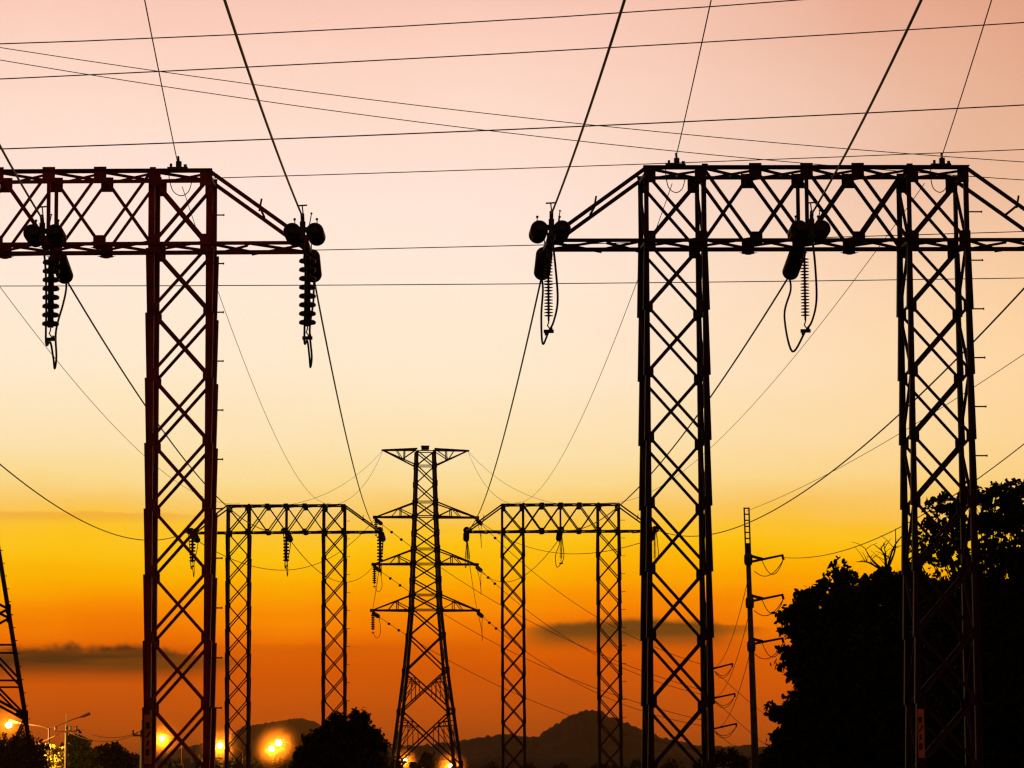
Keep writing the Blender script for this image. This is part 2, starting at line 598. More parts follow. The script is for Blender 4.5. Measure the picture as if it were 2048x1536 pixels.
GNR = at(1606, 489, 56.5)
GNL = at(104, 497, 56.5)
GFL = at(573, 1065, 156)
GFR = at(1121, 1063, 156)
YAW_R = R(1.4)
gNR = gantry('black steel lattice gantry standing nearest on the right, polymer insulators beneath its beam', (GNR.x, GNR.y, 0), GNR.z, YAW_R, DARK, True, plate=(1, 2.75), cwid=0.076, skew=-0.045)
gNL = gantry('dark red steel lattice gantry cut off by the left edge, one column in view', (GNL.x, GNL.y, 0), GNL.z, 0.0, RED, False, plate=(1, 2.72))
gFL = gantry('small distant gantry seen between the near red column and the central pylon', (GFL.x, GFL.y, 0), GFL.z, 0.0, FAR, False)
gFR = gantry('small distant gantry standing just right of the central pylon', (GFR.x, GFR.y, 0), GFR.z, R(0.8), FAR, True)
GM = {}
for key, P, yaw in (('NR', GNR, YAW_R), ('NL', GNL, 0.0), ('FL', GFL, 0.0), ('FR', GFR, R(0.8))):
    GM[key] = (Matrix.Translation((P.x, P.y, 0)) @ Matrix.Rotation(yaw, 4, 'Z'), P.z)


# ------------------------------------------------------------------ insulators
def mesh_of(mb, name, mat, smooth=True):
    o = mb.build(name, mat, None, smooth)
    me = o.data
    bpy.data.objects.remove(o)
    return me


_d = MB(); _d.lathe([(0.05, 0.0), (0.055, 0.036), (0.075, 0.044), (0.118, 0.052), (0.14, 0.068), (0.146, 0.088), (0.138, 0.112), (0.112, 0.120), (0.09, 0.108), (0.052, 0.108), (0.05, 0.149)], 20)
DISC = mesh_of(_d, 'disc', PORC)
_d = MB(); _d.lathe([(0.016, 0.0), (0.035, 0.006), (0.075, 0.016), (0.075, 0.022), (0.03, 0.024), (0.016, 0.04)], 14)
SHED = mesh_of(_d, 'shed', POLY)
_d = MB(); _d.tube([(0, 0, 0), (0, 0, 0.14)], 0.025, 8); _d.box((0, 0, 0.07), (0.07, 0.03, 0.05)); _d.box((0, 0, 0.13), (0.03, 0.08, 0.05))
LINK = mesh_of(_d, 'end_fitting', FIT, False)
_d = MB(); _d.tube([(0, 0, 0), (0, 0, 0.05), (0.02, 0, 0.1), (-0.02, 0, 0.16), (0, 0, 0.2)], 0.012, 6); _d.box((0, 0, 0.2), (0.17, 0.05, 0.055)); _d.box((0.05, 0, 0.24), (0.035, 0.08, 0.05)); _d.box((-0.05, 0, 0.17), (0.03, 0.07, 0.06))
CLAMP = mesh_of(_d, 'clamp', FIT, False)
_d = MB(); _d.tube(spline([(0, 0, 0), (0, 0.12, -0.01), (0, 0.24, 0.06), (0, 0.30, 0.16)], 5), 0.009, 6); _d.lathe([(0.0, -0.02), (0.02, -0.01), (0.024, 0.0), (0.02, 0.0095), (0.0, 0.022)], 8, (0, 0.30, 0.17))
HORN = mesh_of(_d, 'arcing_horn', FIT)
_d = MB(); _d.tube([(0, 0, 0), (0, 0, 1.0)], 0.017, 8)
ROD = mesh_of(_d, 'core_rod', POLY)

PITCHD = 0.149


def disc_string(label, p0, dirv, n=8, group='disc insulator strings', scale=1.0, horn=True, clamp=False):
    t = thing('insulator_string', label, 'insulator', p0, group)
    t.rotation_mode = 'QUATERNION'
    t.rotation_quaternion = Vector(dirv).to_track_quat('Z', 'Y')
    t.scale = (scale,) * 3
    child('end_fitting', LINK, t)
    for i in range(n):
        child('disc', DISC, t, (0, 0, 0.14 + i * PITCHD))
    z = 0.14 + n * PITCHD
    child('clamp' if clamp else 'end_fitting', CLAMP if clamp else LINK, t, (0, 0, z))
    if horn:
        child('arcing_horn', HORN, t, (0, 0, 0.06))
    return z + (0.2 if clamp else 0.14)


def poly_string(label, p0, dirv, n=19, group='polymer insulator rods'):
    t = thing('insulator_rod', label, 'insulator', p0, group)
    t.rotation_mode = 'QUATERNION'
    t.rotation_quaternion = Vector(dirv).to_track_quat('Z', 'Y')
    child('end_fitting', LINK, t)
    r = child('core_rod', ROD, t, (0, 0, 0.12)); r.scale = (1, 1, n * 0.053 + 0.1)
    for i in range(n):
        child('shed', SHED, t, (0, 0, 0.17 + i * 0.053))
    z = 0.2 + n * 0.053
    child('clamp', CLAMP, t, (0, 0, z))
    return z + 0.2


def yoke(label, p, group):
    """small plate that joins the pair of strings to the conductor, with its upright T horn"""
    t = thing('yoke_plate', label, 'fitting', p, group)
    m = MB()
    m.box((0, 0, 0), (0.42, 0.02, 0.09)); m.box((0, -0.03, -0.02), (0.09, 0.05, 0.30))
    m.build('plate', FIT, t)
    m = MB()
    m.tube([(0.03, 0, 0.05), (-0.01, 0, 0.40)], 0.011, 6); m.tube([(-0.09, 0, 0.395), (0.07, 0, 0.405)], 0.013, 6)
    m.build('arcing_horn', FIT, t)
    m = MB()
    m.tube([(0.10, 0, 0.03), (0.14, 0, 0.26)], 0.009, 6)
    m.lathe([(0.0, -0.02), (0.024, 0.0), (0.0, 0.02)], 8, (0.14, 0, 0.27))
    m.build('ball_horn', FIT, t)
    m = MB()
    m.tube([(0, -0.05, -0.16), (0, -0.05, 0.16), (0, -0.12, 0.24)], 0.032, 8)
    m.build('dead_end_clamp', FIT, t)
    return t


names = {'NR': 'right gantry', 'NL': 'red gantry', 'FL': 'gantry left of pylon', 'FR': 'gantry right of pylon'}
spot = {-1: 'left arm tip', 0: 'middle of the beam', 1: 'right arm tip'}
LEND = {}     # (gantry, phase) -> (front end, back end)
# where each conductor heads: horizontal direction of the span beyond
for key in ('NR', 'NL', 'FL', 'FR'):
    Mx, zb = GM[key]
    near = key[0] == 'N'
    for ph in (-1, 0, 1):
        xa = ph * (TIP - 0.02)
        offframe = (key, ph) in (('NR', 1), ('NL', -1))
        who = names[key]; where = spot[ph]
        tow = Vector((0, -1, -0.10)).normalized()
        if near:
            pt = {('NL', 1): 450, ('NL', 0): -150, ('NR', -1): 1250, ('NR', 0): 1845}.get((key, ph))
            tx = 0.0 if pt is None else (at(pt, 0, 33.5).x - (Mx @ Vector((xa, 0, 0))).x) / 22.5
            tow = Vector((tx, -1, -0.075)).normalized()
        awy = Vector(((-0.02 if key[1] == 'R' else 0.02), 1, -0.13)).normalized()
        if near:
            awy = Vector(((GM['F' + key[1]][0].translation.x - Mx.translation.x) / 98.0, 1, -0.135)).normalized()
        fy, by = -DEP / 2 - 0.06, DEP / 2 + 0.06
        L = 0.14 + 8 * PITCHD + 0.14
        zf = zb + 0.06
        pf = Mx @ Vector((xa, fy, zf)); pb = Mx @ Vector((xa + (0.02 if key[1] == 'L' else -0.02), by, zb - 0.02))
        fe = pf + tow * (L + 0.1); be = pb + awy * (L + 0.05)
        LEND[key, ph] = (fe, be)
        if offframe:
            continue
        if near:
            for s in (-1, 1):
                sd = Mx.to_3x3() @ Vector((s * 0.185, 0, 0))
                disc_string(f'{"left" if s < 0 else "right"} of two end-on disc strings at the {where} of the {who}',
                            pf + sd, tow, group='paired front tension strings')
            yoke(f'yoke plate with T horn at the {where} of the {who}', fe, 'yoke plates')
        else:
            disc_string(f'tiny front disc string at the {where} of the {who}', pf, tow, group='front tension strings of the far gantries', horn=False)
        disc_string(f'disc string reaching away behind {where} of the {who}', pb, awy, group='rear tension strings', horn=near)
        # jumper insulator hanging under the beam, with the cable that loops below it
        off = 0.02 if key[1] == 'R' else -0.01
        pj = Mx @ Vector((xa + off, 0.0, zb - 0.06))
        if key[1] == 'R':
            Lj = poly_string(f'polymer insulator rod under the {where} of the {who}', pj, (0, 0, -1))
        else:
            Lj = disc_string(f'stubby disc string hanging under the {where} of the {who}', pj + Vector((0, 0, 0.05)), (0, 0, -1), n=8, group='hanging disc strings', horn=False, clamp=True)
        cl = pj + Vector((0, 0, -Lj - 0.0))
        sgn = 1 if key[1] == 'R' else -1
        lo = (0.16 if ph else 0.30) if key == 'NR' else (0.40 if key[1] == 'L' else 0.14)
        if key[1] == 'R':
            pts = [fe + Vector((0, 0, -0.1)), fe + Vector((0.06, 0.12, -0.6)), cl.lerp(fe, 0.55) + Vector((0.12, 0, -0.42)), cl + Vector((0.08, -0.35, 0.12)), cl,
                   cl + Vector((-0.10 if ph else -0.20, 0.35, -lo)), cl.lerp(be, 0.55) + Vector((-0.06 if ph else -0.20, 0.1, -0.25)), be + Vector((0.02, -0.05, -0.25)), be]
        else:
            pts = [fe + Vector((0, 0, -0.1)), fe + Vector((0.03, 0.2, -0.6)), cl.lerp(fe, 0.5) + Vector((0.0, 0, -0.30)), cl + Vector((-0.03, -0.3, -0.06)), cl,
                   cl + Vector((0.02, 0.25, -lo * 0.6)), cl + Vector((0.03, 0.35, -lo)), cl + Vector((0.05, 0.4, -lo * 0.5)), cl.lerp(be, 0.3) + Vector((0.0, 0.1, -0.12)), cl.lerp(be, 0.7) + Vector((0.02, 0.0, -0.12)), be + Vector((0, -0.05, -0.2)), be]
        wire('jumper_cable', f'slack jumper cable at the {where} of the {who}', 'cable', 'jumper cables', spline(pts, 7), 0.018, n=8)


# ------------------------------------------------------------------ conductors of the two near lines
def overhead(label, p0, px_top, sag, r, cat='power line', group='conductors passing overhead', mat=None, yend=-45.0):
    """from the gantry towards and over the camera; heads for the place where it leaves the top of the photo"""
    best = None
    t_el = math.tan(PITCH + math.atan(PY / F))
    for i in range(400):
        Y = 10 + i * 0.12
        t = (p0.y - Y) / (p0.y - yend)
        z = p0.z - 4 * sag * t * (1 - t)
        e = abs((z - 1.7) / Y - t_el)
        if best is None or e < best[0]:
            best = (e, Y)
    Y = best[1]
    X = at(px_top, 0, Y).x
    sl = (X - p0.x) / (Y - p0.y)
    p1 = Vector((p0.x + sl * (yend - p0.y), yend, p0.z))
    return wire('power_line', label, cat, group, sag_pts(p0, p1, sag, 60), r, mat, 8)


OV = [('NL', 1, 450, 'thick black conductor running up from the red gantry arm tip over the viewer'),
      ('NL', 0, -145, 'thick black conductor rising from the middle of the red gantry off the left edge'),
      ('NR', -1, 1250, 'thick black conductor running up from the left arm tip of the near right gantry'),
      ('NR', 0, 1845, 'thick black conductor running up from the middle of the near right gantry')]
for key, ph, px_, lab in OV:
    overhead(lab, LEND[key, ph][0] + Vector((0, -0.12, 0.2)), px_, 2.0, 0.0165)
for key, xg, px_, lab in (('NL', 2.14, 290, 'thin earth wire running up from the top of the red gantry'),
                          ('NR', -2.16, 1423, 'thin earth wire running up from the left column top of the near right gantry'),
                          ('NR', 2.30, 1985, 'thin earth wire running up from the right column top of the near right gantry')):
    Mx, zb = GM[key]
    p = Mx @ Vector((xg, -DEP / 2 + 0.1, zb + BH + 0.16))
    overhead(lab, p, px_, 1.2, 0.0085, 'earth wire', 'earth wires passing overhead')
    # clamp and bond loop on the top chord
    t = thing('earth_wire_clamp', 'small clamp on the beam top holding ' + lab.split(' running')[0] + ' of the ' + lab.split('of the ')[-1] if 'column' not in lab else
              'small clamp on the beam top, at the ' + lab.split('from the ')[-1], 'fitting', p - Vector((0, 0, 0.13)), 'earth wire clamps')
    m = MB(); m.box((0, 0, 0.03), (0.34, 0.08, 0.05)); m.box((0.02, 0, 0.09), (0.09, 0.09, 0.12)); m.box((-0.11, 0, 0.08), (0.04, 0.05, 0.07)); m.box((0.13, 0, 0.07), (0.05, 0.05, 0.06)); m.tube([(0.02, 0, 0.13), (0.01, -0.02, 0.24)], 0.02, 6)
    m.build('body', FIT, t)
    m = MB(); m.tube(spline([(-0.16, 0.1, -0.02), (-0.15, 0.2, -0.14), (-0.1, 0.3, -0.30), (0.02, 0.4, -0.36), (0.13, 0.5, -0.28), (0.18, 0.55, -0.12), (0.18, 0.6, -0.02)], 8), 0.008, 6)
    m.build('bond_loop', WIRE, t)

SP = [('L', 1, 1.0, 'black conductor sloping from the red gantry arm tip towards the distant left gantry'),
      ('L', 0, 1.3, 'black conductor sloping behind the red column from its middle insulators'),
      ('L', -1, 1.9, 'black conductor sagging in from the left edge to the distant gantry arm'),
      ('R', -1, 1.0, 'black conductor sloping from the left arm tip of the near right gantry'),
      ('R', 0, 1.3, 'black conductor sloping from the middle of the near right gantry behind its left column'),
      ('R', 1, 1.8, 'black conductor sagging between the near right columns to the distant gantry arm')]
for s, ph, sag, lab in SP:
    wire('power_line', lab, 'power line', 'conductors between near and far gantries', sag_pts(LEND['N' + s, ph][1], LEND['F' + s, ph][0], sag, 60), 0.0165, n=8)
ET = [('L', 2.14, 2.05, 1.5, 'thin earth wire curving down right of the red column to the distant gantry top'),
      ('L', -2.16, -2.1, 1.5, 'thin earth wire crossing from the left edge behind the red column'),
      ('R', -2.16, -2.1, 1.5, 'thin earth wire curving down left of the near right column to the distant gantry top'),
      ('R', 2.14, 2.1, 1.5, 'thin earth wire curving down between the near right columns')]
for s, xn, xf, sag, lab in ET:
    Ma, za = GM['N' + s]; Mb, zb2 = GM['F' + s]
    wire('earth_wire', lab, 'earth wire', 'earth wires between near and far gantries',
         sag_pts(Ma @ Vector((xn, DEP / 2, za + BH - 0.1)), Mb @ Vector((xf, -DEP / 2, zb2 + BH + 0.08)), sag, 60), 0.0065, THIN, n=6)

# ------------------------------------------------------------------ the line that crosses high behind the near gantries
CR = [((0, 88), (1600, 0), 9, 'uppermost crossing wire, leaving by the top edge', 0.0125),
      ((0, 158), (2048, 45), 5, 'second crossing wire from the top', 0.0125),
      ((0, 298), (2048, 210), 5, 'crossing wire just above the red gantry beam', 0.0135),
      ((0, 368), (2048, 299), 4, 'crossing wire that meets the top of the near right gantry beam', 0.0095),
      ((0, 512), (2048, 463), 4, 'crossing wire level with the lower beam chords', 0.0095),
      ((0, 572), (2048, 556), 4, 'lowest crossing wire, passing beneath both near beams', 0.0095)]
for (x0, y0), (x1, y1), dip, lab, r in CR:
    Y = 72.0
    a = at(x0, y0, Y); b = at(x1, y1, Y)
    d = b - a
    p0 = a - d * (60.0 / d.length); p1 = b + d * (60.0 / d.length)
    pts = sag_pts(p0, p1, 0.0, 40)
    L = d.length
    for q in pts:
        tt = (q.x - a.x) / (b.x - a.x)
        q.z -= dip / F * Y * 4 * tt * (1 - tt)
    wire('power_line', lab, 'power line', 'wires crossing from left to right', pts, r, WIRE, n=6)
for (x0, y0), (xm, ym), (x1, y1), lab in (((0, 95), (1000, 230), (2048, 324), 'upper of two hair-thin wires slanting down to the right'),
                                          ((0, 120), (1000, 264), (2048, 360), 'lower of two hair-thin wires slanting down to the right')):
    Y = 110.0
    a, mpt, b = at(x0, y0, Y), at(xm, ym, Y), at(x1, y1, Y)
    q = np.polyfit([a.x, mpt.x, b.x], [a.z, mpt.z, b.z], 2)
    xs_ = np.linspace(a.x - 40, b.x + 40, 60)
    wire('power_line', lab, 'power line', 'hair-thin slanting wires', [Vector((x, Y, float(np.polyval(q, x)))) for x in xs_], 0.0135, THIN, n=6)

# ------------------------------------------------------------------ central pylon
YP = 230.0
mpp = YP / F


def pylon_z(py):
    return at(852, py, YP).z


def lattice_body(m, levels, wf, legs_mb, leg_w, br_w, plan=(), open_foot=False):
    """levels: heights from top down; wf(z): half width"""
    for (sx, sy), lm in zip(((-1, -1), (1, -1), (1, 1), (-1, 1)), legs_mb):
        for k in range(len(levels) - 1):
            z1, z0 = levels[k], levels[k + 1]
            a = Vector((sx * wf(z1), sy * wf(z1), z1)); b = Vector((sx * wf(z0), sy * wf(z0), z0))
            lm.bar(a, b, leg_w(z0), leg_w(z0), (0, 1, 0))
            lm.box(b, (leg_w(z0) * 1.3, leg_w(z0) * 1.3, leg_w(z0) * 2.2))
    for k in range(len(levels) - (2 if open_foot else 1)):
        z1, z0 = levels[k], levels[k + 1]
        w1, w0 = wf(z1), wf(z0)
        c1 = [(-w1, -w1), (w1, -w1), (w1, w1), (-w1, w1)]
        c0 = [(-w0, -w0), (w0, -w0), (w0, w0), (-w0, w0)]
        for i in range(4):
            j = (i + 1) % 4
            nrm = Vector((c1[i][0] + c1[j][0], c1[i][1] + c1[j][1], 0)).normalized()
            o = nrm * 0.02
            m.bar(Vector((*c1[i], z1)) + o, Vector((*c0[j], z0)) + o, br_w(z0), br_w(z0) * 0.6, nrm)
            m.bar(Vector((*c1[j], z1)) - o, Vector((*c0[i], z0)) - o, br_w(z0), br_w(z0) * 0.6, nrm)
            if k in plan:
                m.bar(Vector((*c1[i], z1)), Vector((*c1[j], z1)), br_w(z0) * 0.8, br_w(z0) * 0.8, (0, 0, 1))


ys_p = [903, 932, 968, 1004, 1033, 1066, 1098, 1128, 1160, 1190, 1220, 1272, 1342, 1424, 1530]
zl = [pylon_z(y) for y in ys_p] + [0.0]
hw_tab = sorted([(pylon_z(900), 17.5 * mpp), (pylon_z(1033), 21.5 * mpp), (pylon_z(1128), 25 * mpp), (pylon_z(1220), 28.5 * mpp), (pylon_z(1342), 40 * mpp), (pylon_z(1530), 63 * mpp), (-0.5, 77 * mpp)])
wfun = lambda z: float(np.interp(z, [t[0] for t in hw_tab], [t[1] for t in hw_tab]))
PP = at(851, 1220, YP)
ROTP = R(7)
pyl = thing('transmission_tower', 'tall central steel pylon with three pairs of crossarms and a flat top', 'pylon', (PP.x, YP, 0), None, ROTP)
pm = MB(); legs = [MB() for _ in range(4)]
lattice_body(pm, zl, wfun, legs, lambda z: 0.17 + 0.06 * (1 - z / 25), lambda z: 0.075 + 0.035 * (1 - z / 25), plan=(0, 1, 3, 4, 6, 7, 9, 10))
for k in (12, 13, 14):            # redundant bracing of the wide lower panels
    z1, z0 = zl[k], zl[k + 1]
    for sx in (-1, 1):
        for sy in (-1, 1):
            for fr in (0.17, 0.26):
                zu = z1 + (z0 - z1) * fr; zd = z1 + (z0 - z1) * (1 - fr)
                xu = wfun(z1) - (wfun(z1) + wfun(z0)) * fr
                zd = z0 + (z1 - z0) * (wfun(z0) - xu) / (wfun(z1) + wfun(z0))
                wu, wd = wfun(zu), wfun(zd)
                pm.bar((sx * wu, sy * wu, zu), (sx * xu, sy * wu, zu - 0.06), 0.05, 0.05, (0, 1, 0))
                pm.bar((sx * xu, sy * wu, zu), (sx * xu, sy * wd, zd), 0.05, 0.05, (0, 1, 0))
                pm.bar((sx * wd, sy * wd, zd - 0.3), (sx * xu, sy * wu, zu), 0.05, 0.05, (0, 1, 0))
bodyo = pm.build('tower_body', FAR, pyl)
for lm in legs:
    lm.build('tower_leg', FAR, bodyo)
PTIP = {}


def cross_arm(name, ztip, zbase, zother, reach, s, tipw=0.12):
    """four chords from the body to the tip"""
    m = MB()
    wb, wo_ = wfun(zbase), wfun(zother)
    tip = Vector((s * reach, 0, ztip))
    for sy in (-1, 1):
        t = tip + Vector((0, sy * tipw, 0))
        A = Vector((s * wb, sy * wb, zbase)); B = Vector((s * wo_, sy * wo_, zother))
        m.bar(A, t, 0.11, 0.11, (0, 0, 1)); m.bar(B, t, 0.085, 0.085, (0, 0, 1))
        for a, b in ((0.36, 0.36),):
            m.bar(A.lerp(t, a), B.lerp(t, b), 0.06, 0.06, (0, 1, 0))
        m.bar(A, B.lerp(t, 0.42), 0.06, 0.06, (0, 1, 0)); m.bar(A.lerp(t, 0.60), B.lerp(t, 0.42), 0.05, 0.05, (0, 1, 0))
    for a in (0.2, 0.45, 0.7):
        A0 = Vector((s * wb, -wb, zbase)).lerp(tip, a); A1 = Vector((s * wb, wb, zbase)).lerp(tip, a)
        m.bar(A0, A1, 0.06, 0.06, (0, 0, 1))
        A2 = Vector((s * wb, wb, zbase)).lerp(tip, a - 0.2)
        m.bar(A0, A2, 0.05, 0.05, (0, 0, 1))
    m.box(tip, (0.30, 0.30, 0.2) if reach > 3.3 else (0.2, 0.22, 0.1))
    m.build(name, FAR, pyl)
    return Matrix.Translation((PP.x, YP, 0)) @ Matrix.Rotation(ROTP, 4, 'Z') @ tip


for i, (yt, yb, yo, rl, rr) in enumerate(((1035, 1034, 1005, 100, 103), (1129, 1128, 1099, 103, 102), (1221, 1221, 1190, 106, 104))):
    PTIP['L', i] = cross_arm('cross_arm', pylon_z(yt), pylon_z(yb), pylon_z(yo), rl * mpp / math.cos(ROTP), -1)
    PTIP['R', i] = cross_arm('cross_arm', pylon_z(yt), pylon_z(yb), pylon_z(yo), rr * mpp / math.cos(ROTP), 1)
PTIP['L', 9] = cross_arm('earth_wire_arm', pylon_z(901), pylon_z(899), pylon_z(932), 85 * mpp, -1, 0.08)
PTIP['R', 9] = cross_arm('earth_wire_arm', pylon_z(901), pylon_z(899), pylon_z(932), 86 * mpp, 1, 0.08)
m = MB(); m.box((0, 0, pylon_z(896)), (0.5, 0.4, 0.24)); m.box((0, 0, pylon_z(893) + 0.02), (0.56, 0.46, 0.05))
m.build('beacon_box', FAR, pyl)

# ------------------------------------------------------------------ poles on the right
YM, YM2 = 136.0, 190.0
m1 = at(1511, 1536, YM); m1t = at(1493, 1015, YM)
pole = thing('utility_pole', 'tall slim pole with open ladder top in front of the dark trees', 'utility pole', (m1.x, YM, 0), 'poles with three side arms')
lean = (m1t.x - m1.x) / (m1t.z - m1.z)
pl = lambda z, dx_=0.0: Vector((lean * (z - m1.z) + dx_, 0, z))
mb = MB()
zk = at(1495, 1106, YM).z
mb.tube([pl(0), pl(zk)], 0.165, 10, 0.095)
for y in (1118, 1205, 1292):
    z = at(1495, y, YM).z
    mb.lathe([(0.15, -0.22), (0.17, -0.1), (0.17, 0.1), (0.14, 0.2)], 10, pl(z))
shaft = mb.build('pole_shaft', CONC, pole, True)
mb = MB()
for s in (-1, 1):
    mb.bar(pl(zk - 0.5, s * 0.095), pl(m1t.z, s * 0.095), 0.055, 0.09, (0, 1, 0))
for k in range(8):
    z = zk + 0.1 + (m1t.z - zk - 0.13) * k / 7
    mb.bar(pl(z, -0.095), pl(z, 0.095), 0.05, 0.05, (0, 0, 1))
mb.box(pl(zk + 0.02), (0.22, 0.14, 0.75))
mb.build('ladder_top', DARK, pole)
ARM1 = []
for yb, yt in ((1124, 1110), (1203, 1189), (1289, 1276)):
    a = at(1500, yb, YM) - Vector((m1.x, YM, 0)); b = at(1567, yt, YM) - Vector((m1.x, YM, 0))
    mb = MB(); mb.tube([a, b], 0.052, 8, 0.04); mb.tube([b + Vector((-0.05, 0, 0)), b + Vector((0.0, 0, -0.2))], 0.05, 6)
    mb.build('side_arm', DARK, pole)
    mb = MB(); q = a + Vector((0.02, 0, 0.25))
    mb.tube([q, q + Vector((0.30, 0.1, -0.08)), q + Vector((0.5, 0.2, -0.12))], 0.06, 8)
    mb.build('stay_insulator', PORC, pole)
    for dz_, dd in ((-0.62, 0.0), (-0.85, -0.12)):
        mb = MB()
        mb.tube(sag_pts(q + Vector((0.45 + 2.5 * dd, 0.1, -0.12 + 4 * dd)), b + Vector((-0.02, 0.0, -0.2)), -dz_ * 0.72 + 0.15 + 3 * dd, 24), 0.016, 6)
        mb.build('jumper_loop', WIRE, pole)
    ARM1.append((b + Vector((m1.x, YM, 0)), a + Vector((m1.x, YM, 0))))
p2 = at(1420, 1500, YM2)
pole2 = thing('utility_pole', 'farther pole with three short side arms, mostly hidden behind the gantry column', 'utility pole', (p2.x, YM2, 0), 'poles with three side arms')
mb = MB(); mb.tube([(0, 0, 0), (0, 0, at(1420, 1300, YM2).z)], 0.22, 10, 0.15)
mb.build('pole_shaft', CONC, pole2, True)
ARM2 = []
for yb, yt, xe in ((1338, 1327, 1466), (1397, 1387, 1471), (1458, 1447, 1474)):
    a = at(1420, yb + 1, YM2) - Vector((p2.x, YM2, 0)); b = at(xe, yt, YM2) - Vector((p2.x, YM2, 0))
    mb = MB(); mb.tube([a, b], 0.055, 8, 0.045); mb.tube([b + Vector((-0.04, 0, 0)), b + Vector((-0.04, 0, -0.2))], 0.05, 6)
    mb.build('side_arm', DARK, pole2)
    for dz_ in (-0.45, -0.62):
        mb = MB(); mb.tube(sag_pts(a + Vector((0.25, 0.1, -0.1)), b + Vector((-0.05, 0, -0.18)), -dz_ * 0.8, 20), 0.016, 6)
        mb.build('jumper_loop', WIRE, pole2)
    ARM2.append((b + Vector((p2.x, YM2, 0)), a + Vector((p2.x, YM2, 0))))
ordn = ['top', 'middle', 'lowest']
for i in range(3):
    wire('power_line', f'thin wire from the {ordn[i]} arm of the ladder-topped pole down to the hidden pole', 'power line', 'wires between the two side-arm poles',
         sag_pts(ARM1[i][1] + Vector((0, 0.2, -0.35)), ARM2[i][1] + Vector((0.2, 0, 0.12)), 0.9, 30), 0.013, THIN)
    if i == 0:
        wire('power_line', 'thin wire rising from the top side arm past the leafless tree to the right edge', 'power line', None,
             sag_pts(ARM1[i][0] - Vector((0, 0, 0.1)), at(2160, 795, 68), 0.95, 50), 0.013, THIN)
        wire('earth_wire', 'hair-thin wire rising from the ladder top of the pole to the right edge', 'earth wire', None,
             sag_pts(at(1493, 1022, YM), at(2160, 632, 66), 0.35, 50), 0.008, THIN)
    q = ARM2[i][1] + Vector((0.3, 0, -0.1)); e = at(1420 + 260, (1500, 1560, 1600)[i], 330)
    wire('power_line', f'thin wire slanting away below the {ordn[i]} arm of the hidden pole', 'power line', 'wires beyond the hidden pole', sag_pts(q, e, 1.0, 30), 0.016, THIN)

# ------------------------------------------------------------------ pylon strings and conductors
arm_n = ['top', 'middle', 'lowest']
for side, sname in (('L', 'left'), ('R', 'right')):
    for i in range(3):
        tip = PTIP[side, i]
        # heads for the pole arms beyond to the right
        dest = ARM2[i][1] + Vector((0.0, 0, 0.15)) + (Vector((0, 0.5, -1.4)) if side == 'L' else Vector((0, 0, 0)))
        d = (dest - tip).normalized()
        d = (d + Vector((0, 0, -0.08))).normalized()
        st = tip + Vector((0, -0.1, -0.15))
        L = disc_string(f'short disc string slanting off the {sname} end of the {arm_n[i]} pylon arm', st, d, n=6, group='slanting pylon strings', horn=False)
        e = st + d * L
        w = wire('power_line', f'wire slanting down right from the {sname} end of the {arm_n[i]} pylon arm', 'power line', 'wires from pylon to hidden pole',
                 sag_pts(e, dest, 1.3, 40), 0.017, WIRE)
        for k, tt in enumerate((0.035, 0.07)):
            P_ = sag_pts(e, dest, 1.3, 200)[int(tt * 200)]
            mb = MB(); mb.lathe([(0.0, -0.1), (0.09, -0.06), (0.1, 0.0), (0.09, 0.06), (0.0, 0.1)], 8)
            o = mb.build('vibration_damper', FIT, None, True); o.location = P_ - Vector((0, 0, 0.02))
            tag(o, f'{"first" if k == 0 else "second"} damper bead off the {sname} end of the {arm_n[i]} pylon arm', 'damper', 'damper beads')
        if side == 'L':
            Lj = disc_string(f'disc string hanging from the left end of the {arm_n[i]} pylon arm', tip + Vector((0.05, 0, -0.12)), (0, 0, -1), n=7 if i else 5, group='hanging pylon strings', horn=False, clamp=True)
            c = tip + Vector((0.05, 0, -0.12 - Lj))
            pts = [c, c + Vector((0.25, 0.2, -0.35)), c.lerp(e, 0.5) + Vector((0.3, 0, -0.5)), e]
        else:
            c = tip + Vector((0, -0.2, -0.1))
            pts = [c, c + Vector((0.25, 0.1, -1.1)), c.lerp(e, 0.55) + Vector((0.12, 0, -1.75)), e + Vector((-0.05, 0, -0.5)), e]
        wire('jumper_cable', f'thin slack loop at the {sname} end of the {arm_n[i]} pylon arm', 'cable', 'pylon jumper loops', spline(pts, 7), 0.018)
# far gantries to the pylon arms
for s, ph, i, sag in (('L', -1, 0, 2.3), ('L', 0, 1, 1.5), ('L', 1, 2, 0.2), ('R', 1, 0, 1.4), ('R', 0, 1, 1.5), ('R', -1, 2, 0.2)):
    wire('power_line', f'conductor from the {spot[ph]} of the {names["F" + s]}', 'power line', 'conductors from far gantries to pylon',
         sag_pts(LEND['F' + s, ph][1], PTIP[s, i] + Vector((0, -0.1, -0.1)), sag, 40), 0.017)
for s, xg, sag, lab in (('L', -2.1, 1.2, 'hair-thin earth wire from pylon top left to the far end of the distant left gantry'), ('L', 2.1, 0.8, 'hair-thin earth wire from pylon top left to the near end of the distant left gantry'),
                        ('R', -2.1, 0.8, 'hair-thin earth wire from pylon top right to the near end of the distant right gantry'), ('R', 2.1, 1.2, 'hair-thin earth wire from pylon top right to the far end of the distant right gantry')):
    Mb, zb2 = GM['F' + s]
    wire('earth_wire', lab, 'earth wire', 'earth wires to the pylon top', sag_pts(Mb @ Vector((xg, DEP / 2, zb2 + BH + 0.06)), PTIP[s, 9], sag, 30), 0.010, THIN)

